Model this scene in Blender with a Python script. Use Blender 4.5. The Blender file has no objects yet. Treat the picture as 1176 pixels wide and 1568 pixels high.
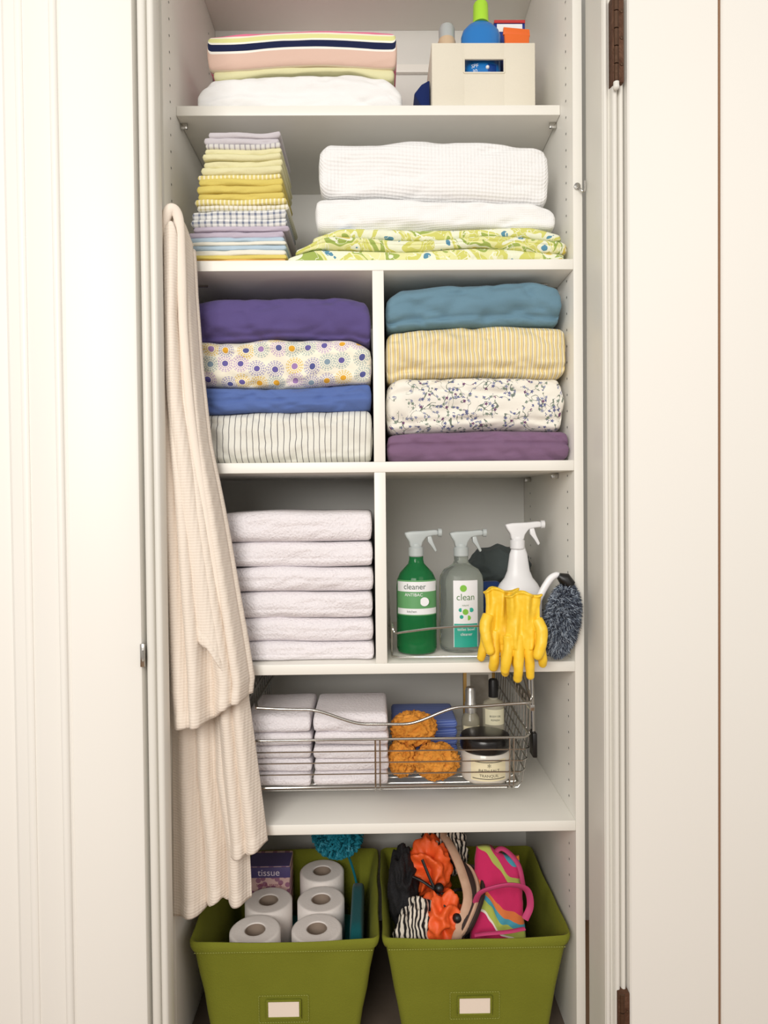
import bpy, bmesh, math, random
from mathutils import Vector, noise, Matrix
random.seed(3)
S=bpy.context.scene
try:
    S.view_settings.view_transform='Standard'
    S.view_settings.look='None'
except Exception as e: print(e)
PI=math.pi
# ---------------------------------------------------------------- materials
def lin(c):
    return tuple([(x/12.92 if x<=.04045 else ((x+.055)/1.055)**2.4) for x in c[:3]])+(1,)
class G:
    def __init__(s,name,rough=.8,metal=0,sheen=0,spec=.5):
        s.mat=bpy.data.materials.new(name); s.mat.use_nodes=True
        s.nt=s.mat.node_tree; s.b=s.nt.nodes['Principled BSDF']
        s.b.inputs['Roughness'].default_value=rough
        s.b.inputs['Metallic'].default_value=metal
        s.b.inputs['Specular IOR Level'].default_value=spec
        if sheen: s.b.inputs['Sheen Weight'].default_value=sheen
        s.tc=s.nt.nodes.new('ShaderNodeTexCoord')
    def n(s,t): return s.nt.nodes.new(t)
    def put(s,sock,v):
        if hasattr(v,'is_output') or isinstance(v,bpy.types.NodeSocket): s.nt.links.new(v,sock)
        elif isinstance(v,tuple) and len(v) in(3,4) and sock.type=='RGBA': sock.default_value=lin(v)
        else: sock.default_value=v
    def m(s,op,a,b=None,c=None):
        q=s.n('ShaderNodeMath'); q.operation=op
        s.put(q.inputs[0],a)
        if b is not None: s.put(q.inputs[1],b)
        if c is not None: s.put(q.inputs[2],c)
        return q.outputs[0]
    def mix(s,f,a,b):
        q=s.n('ShaderNodeMix'); q.data_type='RGBA'
        s.put(q.inputs[0],f); s.put(q.inputs[6],a); s.put(q.inputs[7],b); return q.outputs[2]
    def uv(s):
        q=s.n('ShaderNodeSeparateXYZ'); s.nt.links.new(s.tc.outputs['UV'],q.inputs[0]); return q.outputs[0],q.outputs[1]
    def comb(s,x,y,z=0.0):
        q=s.n('ShaderNodeCombineXYZ'); s.put(q.inputs[0],x); s.put(q.inputs[1],y); s.put(q.inputs[2],z); return q.outputs[0]
    def noise(s,vec,scale,detail=2,dist=0):
        q=s.n('ShaderNodeTexNoise'); s.nt.links.new(vec,q.inputs['Vector']); q.inputs['Scale'].default_value=scale
        q.inputs['Detail'].default_value=detail; q.inputs['Distortion'].default_value=dist; return q.outputs['Fac']
    def vor(s,vec,scale,rand=1.0):
        q=s.n('ShaderNodeTexVoronoi'); q.voronoi_dimensions='2D'; s.nt.links.new(vec,q.inputs['Vector'])
        q.inputs['Scale'].default_value=scale; q.inputs['Randomness'].default_value=rand; return q
    def ramp(s,f,stops,const=True):
        q=s.n('ShaderNodeValToRGB'); s.put(q.inputs[0],f); r=q.color_ramp
        r.interpolation='CONSTANT' if const else 'LINEAR'
        while len(r.elements)<len(stops): r.elements.new(.5)
        for e,(p,c) in zip(r.elements,stops): e.position=p; e.color=lin(c)
        return q.outputs[0]
    def polar(s,vec,V,scale):
        q=s.n('ShaderNodeVectorMath'); q.operation='SUBTRACT'; s.nt.links.new(vec,q.inputs[0]); s.nt.links.new(V.outputs['Position'],q.inputs[1])
        sp=s.n('ShaderNodeSeparateXYZ'); s.nt.links.new(q.outputs[0],sp.inputs[0])
        return s.m('ARCTAN2',sp.outputs[1],sp.outputs[0])
    def col(s,c): s.put(s.b.inputs['Base Color'],c)
    def bump(s,h,st=.3,d=.001):
        q=s.n('ShaderNodeBump'); s.put(q.inputs['Height'],h); q.inputs['Strength'].default_value=st; q.inputs['Distance'].default_value=d
        s.nt.links.new(q.outputs[0],s.b.inputs['Normal'])
    def obump(s,scale,st,d=.001,detail=3): s.bump(s.noise(s.tc.outputs['Object'],scale,detail),st,d)
def plain(name,c,rough=.5,metal=0,bump=None,var=0,trans=0,ior=1.45,coat=0,spec=.5,sheen=0,vs=8):
    g=G(name,rough,metal,sheen,spec)
    if var:
        f=g.noise(g.tc.outputs['Object'],vs,3)
        g.col(g.mix(f,tuple(max(0,x-var) for x in c),tuple(min(1,x+var) for x in c)))
    else: g.col(c)
    if bump: g.obump(*bump)
    if trans: g.b.inputs['Transmission Weight'].default_value=trans; g.b.inputs['IOR'].default_value=ior
    if coat: g.b.inputs['Coat Weight'].default_value=coat
    return g.mat
def cloth(name,c,st=.35,scale=500,var=.015): return plain(name,c,.95,0,(scale,st,.0012),var,spec=.15,sheen=.1,vs=14)
def terry(name,c):
    g=G(name,1,0,.2,.05); f=g.noise(g.tc.outputs['Object'],230,4)
    g.col(g.mix(f,tuple(x-.05 for x in c),tuple(min(1,x+.03) for x in c))); g.bump(f,.9,.004); return g.mat
def stripes(name,base,line,period,duty,axis=0,line2=None):
    g=G(name,.95,0,.1,.15); u=g.uv()[axis]
    wob=g.m('MULTIPLY',g.noise(g.tc.outputs['Object'],7),.012)
    f=g.m('FRACT',g.m('DIVIDE',g.m('ADD',u,wob),period))
    c=g.mix(g.m('LESS_THAN',f,duty),base,line)
    if line2: 
        k=g.m('LESS_THAN',g.m('ABSOLUTE',g.m('SUBTRACT',f,.6)),duty*.22); c=g.mix(k,c,line2)
    g.col(c); g.obump(500,.3); return g.mat
def bands(name,stops,z0,z1,axis=1):
    g=G(name,.95,0,.1,.15); v=g.uv()[axis]
    f=g.m('DIVIDE',g.m('SUBTRACT',v,z0),z1-z0); g.col(g.ramp(f,stops)); g.obump(500,.3); return g.mat
def medallion(name):
    g=G(name,.95,0,.1,.15); u,v=g.uv(); vec=g.comb(u,v); sc_=31
    V=g.vor(vec,sc_,.35); d=V.outputs['Distance']
    ang=g.polar(vec,V,sc_)
    sc=g.n('ShaderNodeSeparateColor'); g.nt.links.new(V.outputs['Color'],sc.inputs[0])
    pc=g.ramp(sc.outputs[0],[(0,(.40,.37,.62)),(.22,(.88,.66,.22)),(.5,(.52,.60,.66)),(.62,(.62,.50,.70)),(.80,(.34,.36,.58))])
    pl_=g.ramp(sc.outputs[1],[(0,(.62,.60,.74)),(.3,(.86,.74,.42)),(.55,(.65,.71,.70)),(.75,(.74,.64,.78))])
    core=g.m('LESS_THAN',d,.18)
    spoke=g.m('GREATER_THAN',g.m('SINE',g.m('MULTIPLY',ang,16)),-.45)
    ringr=g.m('GREATER_THAN',g.m('SINE',g.m('MULTIPLY',d,52)),-.5)
    halo=g.m('MULTIPLY',g.m('MULTIPLY',spoke,ringr),g.m('LESS_THAN',d,.52))
    c=g.mix(halo,(.93,.91,.84),pl_)
    g.col(g.mix(core,c,pc)); g.obump(500,.3); return g.mat
def sprig(name):
    g=G(name,.95,0,.1,.15); u,v=g.uv(); vec=g.comb(u,v)
    base=(.92,.905,.865)
    n1=g.noise(vec,36,1,1.0); n2=g.noise(vec,30,0)
    near_=g.m('ABSOLUTE',g.m('SUBTRACT',n1,.5))
    reg=g.m('GREATER_THAN',n2,.40)
    stem=g.m('MULTIPLY',g.m('LESS_THAN',near_,.015),reg)
    c=g.mix(stem,base,(.46,.50,.46))
    V=g.vor(vec,118,1); sc=g.n('ShaderNodeSeparateColor'); g.nt.links.new(V.outputs['Color'],sc.inputs[0])
    near=g.m('MULTIPLY',g.m('LESS_THAN',near_,.095),reg)
    ang=g.polar(vec,V,118)
    rad=g.m('ADD',.33,g.m('MULTIPLY',g.m('COSINE',g.m('MULTIPLY',ang,5)),.12))
    pet=g.m('MULTIPLY',g.m('MULTIPLY',g.m('LESS_THAN',V.outputs['Distance'],rad),near),g.m('GREATER_THAN',sc.outputs[1],.28))
    pc=g.ramp(sc.outputs[0],[(0,(.38,.40,.56)),(.35,(.54,.56,.66)),(.6,(.42,.27,.42)),(.75,(.48,.54,.49))])
    g.col(g.mix(pet,c,pc)); g.obump(500,.3); return g.mat
def quiltmat(name):
    g=G(name,.95,0,.1,.15); vec=g.tc.outputs['UV']
    n=g.noise(vec,17,1,1.0)
    c=g.ramp(n,[(0,(.36,.56,.66)),(.31,(.90,.91,.82)),(.40,(.81,.81,.45)),(.50,(.88,.88,.64)),(.56,(.62,.69,.36)),(.63,(.90,.91,.82)),(.69,(.84,.76,.36)),(.76,(.36,.56,.66))])
    n2=g.noise(vec,36,1,1.3)
    c=g.mix(g.m('LESS_THAN',g.m('ABSOLUTE',g.m('SUBTRACT',n2,.5)),.014),c,(.93,.93,.85))
    g.col(c); g.obump(120,.4,.002); return g.mat
def gingham(name,a,b,p=.012):
    g=G(name,.95,0,.1,.15); u,v=g.uv()
    f=g.m('LESS_THAN',g.m('FRACT',g.m('DIVIDE',u,p)),.35); h=g.m('LESS_THAN',g.m('FRACT',g.m('DIVIDE',v,p)),.35)
    g.col(g.mix(g.m('MULTIPLY',g.m('ADD',f,h),.5),a,b)); g.obump(500,.3); return g.mat
def waffle(name,c,p=.0085,st=.9,ns=200):
    g=G(name,1,0,.15,.1); u,v=g.uv()
    a=g.m('SINE',g.m('MULTIPLY',u,2*PI/p)); b=g.m('SINE',g.m('MULTIPLY',v,2*PI/p))
    h=g.m('ADD',g.m('MULTIPLY',g.m('ADD',a,b),.5),g.noise(g.tc.outputs['Object'],ns,2))
    g.col(c); g.bump(h,st,.0018); return g.mat
def woodpaint(name,c,var=.008):
    g=G(name,.42,0,0,.4)
    mp=g.n('ShaderNodeMapping'); g.nt.links.new(g.tc.outputs['Object'],mp.inputs[0]); mp.inputs['Scale'].default_value=(120,120,2)
    f=g.noise(mp.outputs[0],1,3); f2=g.noise(g.tc.outputs['Object'],2.2,3)
    g.col(g.mix(f2,tuple(x-var*2 for x in c),c)); g.bump(f,.12,.001); return g.mat

white_lam=plain('white_laminate',(.93,.92,.89),.4,0,(300,.03,.0005),.006)
back_lam_shaded=plain('back_panel',(.875,.87,.85),.5,0,(300,.03,.0005),.006)  # same white laminate, greyed in colour for the shade at the back
paint=woodpaint('door_paint',(.93,.92,.895))
paint2=woodpaint('jamb_paint',(.90,.89,.86),.025)
brownwood=plain('raw_wood_seam',(.52,.38,.27),.8,0,(200,.5,.002),.05)
chrome=plain('chrome_wire',(.74,.73,.71),.22,1)
blackp=plain('black_plastic',(.05,.05,.055),.4)
dark=plain('hole_dark',(.36,.36,.35),.9)
whitep=plain('white_plastic',(.93,.93,.94),.35)
greyp=plain('frosted_plastic',(.76,.79,.79),.35,trans=.15)
rust=plain('rusty_hinge',(.36,.23,.15),.6,.5,(150,.8,.003),.12,vs=60)

# ---------------------------------------------------------------- mesh helpers
def link(o,parent=None):
    S.collection.objects.link(o)
    if parent: o.parent=parent
    return o
def empty(name):
    o=bpy.data.objects.new(name,None); o.empty_display_size=.05; return link(o)
def catmull(pts,n=8):
    if len(pts)<3: return [Vector(p) for p in pts]
    P=[Vector(p) for p in pts]; P=[P[0]*2-P[1]]+P+[P[-1]*2-P[-2]]; out=[]
    for i in range(1,len(P)-2):
        for k in range(n):
            t=k/n; a,b,c,d=P[i-1],P[i],P[i+1],P[i+2]
            out.append(.5*((2*b)+(c-a)*t+(2*a-5*b+4*c-d)*t*t+(3*b-a-3*c+d)*t**3))
    out.append(P[-2]); return out
class MB:
    def __init__(s): s.v=[];s.f=[];s.m=[]
    def add(s,v,f,mi=0):
        o=len(s.v); s.v+=[tuple(p) for p in v]; s.f+=[tuple(i+o for i in q) for q in f]; s.m+=[mi]*len(f)
    def bm(s,b,mi=0,mat=None):
        b.verts.index_update(); vs=[(mat@v.co if mat else v.co.copy()) for v in b.verts]
        s.add(vs,[[v.index for v in f.verts] for f in b.faces],mi); b.free()
    def ball(s,c,r,mi=0):
        b=bmesh.new(); bmesh.ops.create_uvsphere(b,u_segments=16,v_segments=10,radius=r); bmesh.ops.translate(b,verts=b.verts[:],vec=c); s.bm(b,mi)
    def tube(s,pts,r,mi=0,n=8,cap=True,smooth=0,flat=1.0,up=None):
        P=catmull(pts,smooth) if smooth else [Vector(p) for p in pts]
        R=r if isinstance(r,(list,tuple)) else [r]*len(P)
        if len(R)!=len(P): R=[R[min(len(R)-1,int(i*(len(R)-1)/(len(P)-1)))]+(R[min(len(R)-1,int(i*(len(R)-1)/(len(P)-1))+1)]-R[int(i*(len(R)-1)/(len(P)-1))])*((i*(len(R)-1)/(len(P)-1))%1) for i in range(len(P))]
        vs=[];nrm=None
        for i,p in enumerate(P):
            t=(P[min(i+1,len(P)-1)]-P[max(i-1,0)]).normalized()
            if nrm is None:
                a=Vector(up) if up else (Vector((0,0,1)) if abs(t.z)<.9 else Vector((0,1,0))); nrm=(a-t*a.dot(t)).normalized()
            else:
                nrm=(nrm-t*nrm.dot(t)); nrm=nrm.normalized() if nrm.length>1e-6 else Vector((1,0,0))
            bn=t.cross(nrm)
            for k in range(n):
                a=2*PI*k/n; vs.append(p+(nrm*math.cos(a)*flat+bn*math.sin(a))*R[i])
        f=[]
        for i in range(len(P)-1):
            for k in range(n): f.append((i*n+k,i*n+(k+1)%n,(i+1)*n+(k+1)%n,(i+1)*n+k))
        if cap: f.append(tuple(range(n-1,-1,-1))); f.append(tuple((len(P)-1)*n+k for k in range(n)))
        s.add(vs,f,mi)
    def lathe(s,prof,cx,cy,cz,mi=0,n=40,sx=1,sy=1,mat=None,cap=True):
        vs=[]
        for r,z in prof:
            for k in range(n):
                a=2*PI*k/n; p=Vector((r*math.cos(a)*sx,r*math.sin(a)*sy,z))
                if mat: p=mat@p
                vs.append((p.x+cx,p.y+cy,p.z+cz))
        f=[]
        for i in range(len(prof)-1):
            for k in range(n): f.append((i*n+k,i*n+(k+1)%n,(i+1)*n+(k+1)%n,(i+1)*n+k))
        if cap: f.append(tuple(range(n-1,-1,-1))); f.append(tuple((len(prof)-1)*n+k for k in range(n)))
        s.add(vs,f,mi)
    def box(s,x0,x1,y0,y1,z0,z1,mi=0,bev=.0015,seg=2,mat=None):
        b=bmesh.new(); bmesh.ops.create_cube(b,size=1)
        for v in b.verts: v.co=Vector((x0+(x1-x0)*(v.co.x+.5),y0+(y1-y0)*(v.co.y+.5),z0+(z1-z0)*(v.co.z+.5)))
        if bev: bmesh.ops.bevel(b,geom=b.edges[:],offset=bev,segments=seg,profile=.5,affect='EDGES')
        s.bm(b,mi,mat)
    def poly(s,pts,y0,y1,mi=0,bev=.002,mat=None,seg=2):
        b=bmesh.new(); vs=[b.verts.new((x,y0,z)) for x,z in pts]; f=b.faces.new(vs)
        r=bmesh.ops.extrude_face_region(b,geom=[f])
        for v in [g for g in r['geom'] if isinstance(g,bmesh.types.BMVert)]: v.co.y=y1
        bmesh.ops.recalc_face_normals(b,faces=b.faces[:])
        if bev: bmesh.ops.bevel(b,geom=b.edges[:],offset=bev,segments=seg,profile=.5,affect='EDGES',clamp_overlap=True)
        s.bm(b,mi,mat)
    def sector(s,cx,cy,rx,ry,z0,z1,a0,a1,mi=0,n=24):
        vs=[];f=[]
        for i in range(n+1):
            a=a0+(a1-a0)*i/n
            for z in (z0,z1): vs.append((cx+rx*math.sin(a),cy-ry*math.cos(a),z))
        for i in range(n): f.append((2*i,2*i+2,2*i+3,2*i+1))
        s.add(vs,f,mi)
    def text(s,txt,size,x,z,mi,wrap=None,y=0):
        cu=bpy.data.curves.new('t','FONT'); cu.body=txt; cu.size=size; cu.align_x='CENTER'
        o=bpy.data.objects.new('t',cu); S.collection.objects.link(o)
        me=bpy.data.meshes.new_from_object(o.evaluated_get(bpy.context.evaluated_depsgraph_get()))
        vs=[]
        for v in me.vertices:
            if wrap:
                cx,cy,rx,ry=wrap; a=(v.co.x+x-cx)/rx; vs.append((cx+rx*math.sin(a),cy-ry*math.cos(a),z+v.co.y))
            else: vs.append((x+v.co.x,y,z+v.co.y))
        s.add(vs,[tuple(p.vertices) for p in me.polygons],mi)
        bpy.data.objects.remove(o); bpy.data.curves.remove(cu)
    def build(s,name,mats,parent=None,angle=40,smooth=True):
        me=bpy.data.meshes.new(name); me.from_pydata(s.v,[],s.f)
        for q in (mats if isinstance(mats,list) else [mats]): me.materials.append(q)
        for p,i in zip(me.polygons,s.m): p.material_index=i
        me.update()
        if smooth:
            me.shade_smooth(); me.set_sharp_from_angle(angle=math.radians(angle))
        return link(bpy.data.objects.new(name,me),parent)
def interp(pts,x,sm=True):
    if not isinstance(pts,(list,tuple)): return pts
    if x<=pts[0][0]: return pts[0][1]
    for a,b in zip(pts,pts[1:]):
        if x<=b[0]:
            t=(x-a[0])/(b[0]-a[0]); t=t*t*(3-2*t) if sm and len(pts)<12 else t; return a[1]+(b[1]-a[1])*t
    return pts[-1][1]
def fold(name,mat,parent,x0,x1,zb,zt,yf=.02,dep=.3,e=2.4,er=.02,wr=.002,seed=0,crease=(),nx=90,nF=34,fr=1.0,cd=.006,tilt=0,wf=1.0,dr=0.0):
    vs=[];arc=[]; nB=6; nr=None
    for i in range(nx+1):
        t=i/nx; t=.5-.5*math.cos(PI*t); t=.35*t+.65*i/nx; x=x0+(x1-x0)*t
        de=min(1,max(0,min(x-x0,x1-x)/er)); s=max(.06,(1-(1-de)**2.6)**(1/2.6))
        b=interp(zb,x); tp=interp(zt,x); zc=(b+tp)/2; h=(tp-b)/2*(.45+.55*s) if s>.1 else (tp-b)/2*.3
        yfr=yf+(1-s)*er*.55+noise.noise(Vector((x*5,seed*3.1,2)))*wr*1.5; r=min(h*fr,dep*.3); yb=yf+dep-(1-s)*er*.5
        ring=[]
        for j in range(nF+1):
            th=-PI/2+PI*j/nF; c=math.cos(th); q=math.sin(th)
            ring.append((yfr+r-r*abs(c)**(2/e),zc+h*math.copysign(abs(q)**(2/e),q)))
        for k in range(1,5): ring.append((yfr+r+(yb-yfr-2*r)*k/5,zc+h))
        for j in range(nB+1):
            th=PI/2-PI*j/nB; c=math.cos(th); q=math.sin(th)
            ring.append((yb-r+r*abs(c)**(2/e),zc+h*math.copysign(abs(q)**(2/e),q)))
        for k in range(4,0,-1): ring.append((yfr+r+(yb-yfr-2*r)*k/5,zc-h))
        nr=len(ring); ac=0; prev=None
        for j,(y,z) in enumerate(ring):
            fz=(z-zc)/max(h,1e-4); front=j<=nF
            N1=noise.noise(Vector((x*9*wf+z*7,z*30*wf,seed*7.3)))
            N2=noise.noise(Vector((x*22*wf-z*30,z*60*wf,seed*5.1+9)))
            N3=noise.noise(Vector((x*7*wf,y*7,seed*2.7+4)))
            yy=y+(wr*(N1*1.6+N2*.8)+wr*.9*abs(N2) if front else 0); zz=z+wr*.8*N3*(.4+.6*abs(fz))
            if dr and front: # soft diagonal drag wrinkles
                q=noise.noise(Vector((x*16+z*22,z*9-x*5,seed*1.9))); yy+=dr*(1-abs(q)*3.2 if abs(q)<.31 else 0)
            for cf in crease:
                d=(fz*.5+.5)-cf+noise.noise(Vector((x*6,seed,cf*9)))*.05
                if front: yy+=cd*math.exp(-(d/.05)**2)
            yy+=tilt*(z-b)
            vs.append((x,yy,zz))
            if prev is not None: ac+=math.hypot(y-prev[0],z-prev[1])
            prev=(y,z); arc.append((x,ac+seed*.37))
    f=[]
    for i in range(nx):
        for j in range(nr):
            a=i*nr+j; b=i*nr+(j+1)%nr; f.append((a,a+nr,b+nr,b))
    f.append(tuple(range(nr))); f.append(tuple(nx*nr+j for j in range(nr-1,-1,-1)))
    me=bpy.data.meshes.new(name); me.from_pydata(vs,[],f); me.materials.append(mat)
    uvl=me.uv_layers.new(name='UVMap')
    for l in me.loops: uvl.data[l.index].uv=arc[l.vertex_index]
    me.shade_smooth(); me.update()
    return link(bpy.data.objects.new(name,me),parent)
def blob(name,mat,parent,c,r,amp=.15,fq=2.2,seed=0,sub=5,ridge=True,rot=None,pits=0):
    b=bmesh.new(); bmesh.ops.create_icosphere(b,subdivisions=sub,radius=1)
    for v in b.verts:
        n=v.co.normalized(); q=n*fq+Vector((seed*3.3,seed*1.7,seed))
        a=noise.noise(q)
        if ridge: a=.6-abs(noise.noise(q))*2.2+.35*noise.noise(q*2.6)
        d=1+amp*a
        if pits:
            w=noise.noise(q*4.2)+.6*noise.noise(q*9); d-=pits*max(0,w)*1.2
        p=n*d; p=Vector((p.x*r[0],p.y*r[1],p.z*r[2]))
        if rot: p=rot@p
        v.co=p+Vector(c)
    m=MB(); m.bm(b); return m.build(name,mat,parent,180)

# ---------------------------------------------------------------- room shell
m=MB(); m.box(-2,2,-3,.6,-.05,0,0,0); m.build('floor',plain('floor_boards',(.55,.42,.30),.5,0,(60,.2,.002),.05))
m=MB(); m.box(-.6,.6,.475,.56,0,2.6,0,0); m.build('wall_back',plain('wall_paint',(.86,.86,.85),.7))
m=MB(); m.box(-2,-1.0,-.085,-.02,0,2.6,0,0); m.build('wall_left',plain('wall_paint_l',(.9,.88,.85),.7))
m=MB(); m.box(1.1,2,-.085,-.02,0,2.6,0,0); m.build('wall_right',plain('wall_paint_r',(.9,.88,.85),.7))
m=MB(); m.box(-2,2,-.085,.56,2.6,2.66,0,0); m.build('ceiling',plain('ceiling_paint',(.9,.9,.89),.8))
def extr(name,pts,z0,z1,mat,parent=None):
    vs=[];f=[]
    for x,y in pts: vs+=[(x,y,z0),(x,y,z1)]
    n=len(pts)
    for i in range(n):
        j=(i+1)%n; f.append((2*i,2*j,2*j+1,2*i+1))
    f.append(tuple(2*i for i in range(n))[::-1]); f.append(tuple(2*i+1 for i in range(n)))
    m=MB(); m.add(vs,f); o=m.build(name,mat,parent,30); 
    b=bmesh.new(); b.from_mesh(o.data); bmesh.ops.recalc_face_normals(b,faces=b.faces[:]); b.to_mesh(o.data); b.free(); return o
def bead(x0,x1,y,h,n=8):
    return [(x0+(x1-x0)*(.5-.5*math.cos(PI*i/n)),y-h*math.sin(PI*i/n)) for i in range(n+1)]
pl=[(-1.0,-.10),(-.640,-.10),(-.632,-.108)]+bead(-.612,-.598,-.112,.004)+[(-.592,-.114),(-.580,-.118)]+bead(-.548,-.534,-.122,.006)+[(-.531,-.120),(-.528,-.122),(-.412,-.122)]+[(-.4085,-.120),(-.407,-.116),(-.407,-.088),(-1.0,-.088)]
extr('door_1',pl,.01,2.45,paint)
tl=[(-.4015,-.085),(-.4015,-.112)]+bead(-.400,-.386,-.116,.006)+[(-.3845,-.111)]+bead(-.3835,-.371,-.116,.006)+[(-.369,-.112),(-.369,-.095),(-.376,-.085),(-.425,-.080),(-.425,-.012),(-.46,-.012),(-.46,-.085)]
extr('trim_1',tl,0,2.6,paint2)
tr=[(.4055,-.005),(.4035,-.012),(.4015,-.095),(.403,-.104)]+bead(.404,.412,-.104,.004)+[(.4135,-.101),(.4165,-.101)]+bead(.418,.4275,-.108,.006)+[(.429,-.104)]+bead(.430,.438,-.108,.0045)+[(.439,-.098),(.439,-.02),(.439,-.005)]
T=empty('trim_2'); extr('jamb',tr,0,2.6,paint2,T)
D=empty('door_2')
extr('leaf_inner',[(.4405,-.085),(.4405,-.122),(.443,-.125),(.5955,-.125),(.598,-.122),(.598,-.085)],.01,2.45,paint,D)
extr('leaf_outer',[(.603,-.085),(.603,-.122),(.6055,-.125),(1.1,-.125),(1.1,-.085)],.01,2.45,paint,D)
extr('seam',[(.5975,-.086),(.5975,-.119),(.6035,-.119),(.6035,-.086)],.01,2.45,brownwood,D)
def hinge(x,z0,z1):
    H=empty('door_hinge'); m=MB()
    m.box(x-.010,x+.010,-.1225,-.100,z0,z1,0,.002)
    n=5
    for i in range(n):
        a=z0+(z1-z0)*i/n; m.tube([(x-.004,-.1225,a+.001),(x-.004,-.1225,a+(z1-z0)/n-.001)],.0045,1,10)
    for i in range(3): m.lathe([(.0028,0),(.0028,.0015),(.001,.002)],x+.0055,-.1225,z0+(z1-z0)*(.2+.3*i),1,10,mat=Matrix.Rotation(PI/2,3,'X'))
    m.tube([(x-.004,-.1225,z0-.006),(x-.004,-.1225,z0)],.005,2,10); m.ball((x-.004,-.1225,z0-.008),.0055,2)
    m.build('hinge_leaf',[rust,plain('hinge_pin',(.34,.24,.17),.5,.6,(120,.5,.002),.08),paint2],H)
hinge(.4255,1.835,1.985); hinge(.4305,.08,.245)
m=MB(); m.box(-.4085,-.401,-.128,-.119,.835,.875,0,.001); m.tube([(-.4035,-.128,.845),(-.402,-.133,.85),(-.402,-.133,.866)],.0015,0); m.build('door_latch',chrome)
m=MB(); m.tube([(.3885,-.003,1.712),(.392,-.012,1.703),(.3995,-.014,1.697),(.3995,-.016,1.716)],.0018,0,8,smooth=4); m.lathe([(.006,0),(.006,.003),(.002,.004)],.389,-.002,1.712,0,12,mat=Matrix.Rotation(PI/2,3,'X')); m.build('wall_hook',chrome)

# ---------------------------------------------------------------- cabinet
XL,XR=-.393,.382; YB=.44
C=empty('closet_shelving_unit')
def part(n,*a,mat=white_lam,bev=.0012):
    m=MB(); m.box(*a,0,bev); return m.build(n,mat,C)
part('side_panel_left',XL-.018,XL,0,YB+.02,0,2.40)
part('side_panel_right',XR,XR+.018,0,YB+.02,0,2.40)
part('back_panel',XL,XR,YB,YB+.02,0,2.40,mat=back_lam_shaded)
part('top_panel',XL,XR,.0,YB,2.306,2.33)
part('shelf_1',XL+.0005,XR-.0005,.085,YB,1.8955,1.9155)
part('shelf_2',XL,XR,0,YB,1.556,1.576)
part('shelf_3',XL,XR,0,YB,1.1725,1.1925)
part('shelf_4',XL,XR,0,YB,.785,.805)
part('shelf_5',XL,XR,0,YB,.475,.495)
part('base_shelf',XL,XR,.01,YB,.0,.03,mat=plain('closet_floor_wood_shaded',(.36,.31,.27),.6,0,(60,.2,.002),.04))  # dark floor wood; its tone also paints in the shadow around the bins
part('divider_upper',-.002,.020,0.0005,YB,1.1925,1.556)
part('divider_lower',-.002,.020,0.0005,YB,.805,1.1725)
part('wall_rail',XL,XR,YB-.012,YB,2.195,2.215)
m=MB()
for X,sg in ((XL,1),(XR,-1)):
    for y in (.045,.37):
        for i in range(62):
            z=.30+i*.032
            m.add([(X+sg*.0004,y+.0024*math.cos(a),z+.0024*math.sin(a)) for a in [k*PI/4*sg for k in range(8)]],[tuple(range(8))])
m.build('pin_holes',dark,C)
m=MB()
for x in (XL+.001,XR-.015):
    for z in (1.8955,1.556,1.1725):
        for y in (.11,.36): m.box(x,x+.014,y,y+.006,z-.012,z-.0005,0,.001); 
for x in (XL+.03,XR-.06): m.tube([(x,.08,1.553),(x+.03,.08,1.553)],.0022,0)
m.box(XL+.001,XL+.03,YB-.03,YB-.012,2.15,2.26,0,.002)
m.build('shelf_brackets',chrome,C)

# ---------------------------------------------------------------- robe
def drape(name,Lp,Rp,zt,zb,y0,folds,mat,parent,ns=110,nt=150,th=.006,seed=0,curl=.02,hem=.02,k=1.4):
    vs=[];uv=[]
    for j in range(nt+1):
        t=j/nt
        for i in range(ns+1):
            s=i/ns; a=interp(zt,s); b=interp(zb,s); z=a+(b-a)*t
            L=interp(Lp,-z,False); R=interp(Rp,-z,False); x=L+(R-L)*s
            y=y0
            for s0,dr,w,am,g0 in folds: y-=k*am*(g0+(1-g0)*t)*math.exp(-((s-s0-dr*t)/w)**2)
            y+=curl*abs(2*s-1)**5
            y+=noise.noise(Vector((x*11,z*2.2,seed)))*.010+noise.noise(Vector((x*34,z*6,seed+5)))*.003
            if (1-t)*abs(a-b)<hem: y-=.0018
            x+=noise.noise(Vector((z*4,s*1.5,seed+3)))*.0025
            vs.append((x,y,z)); uv.append((x,z))
    f=[]
    w=ns+1
    for j in range(nt):
        for i in range(ns): f.append((j*w+i,(j+1)*w+i,(j+1)*w+i+1,j*w+i+1))
    me=bpy.data.meshes.new(name); me.from_pydata(vs,[],f); me.materials.append(mat)
    ul=me.uv_layers.new(name='UVMap')
    for l in me.loops: ul.data[l.index].uv=uv[l.vertex_index]
    me.shade_smooth(); o=link(bpy.data.objects.new(name,me),parent)
    md=o.modifiers.new('s','SOLIDIFY'); md.thickness=th; md.offset=1
    return o
R=empty('bath_robe')
robem=waffle('robe_cotton',(.905,.86,.81),.0052,.25,240)
neg=lambda P:[(-z,x) for z,x in P]
L1=neg([(1.66,-.394),(1.37,-.396),(1.08,-.393),(.78,-.391),(.70,-.381)])
R1=neg([(1.66,-.346),(1.62,-.338),(1.56,-.3345),(1.50,-.3325),(1.367,-.3235),(1.225,-.3080),(1.105,-.286),(.984,-.265),(.888,-.249),(.79,-.234),(.755,-.238)])
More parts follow.
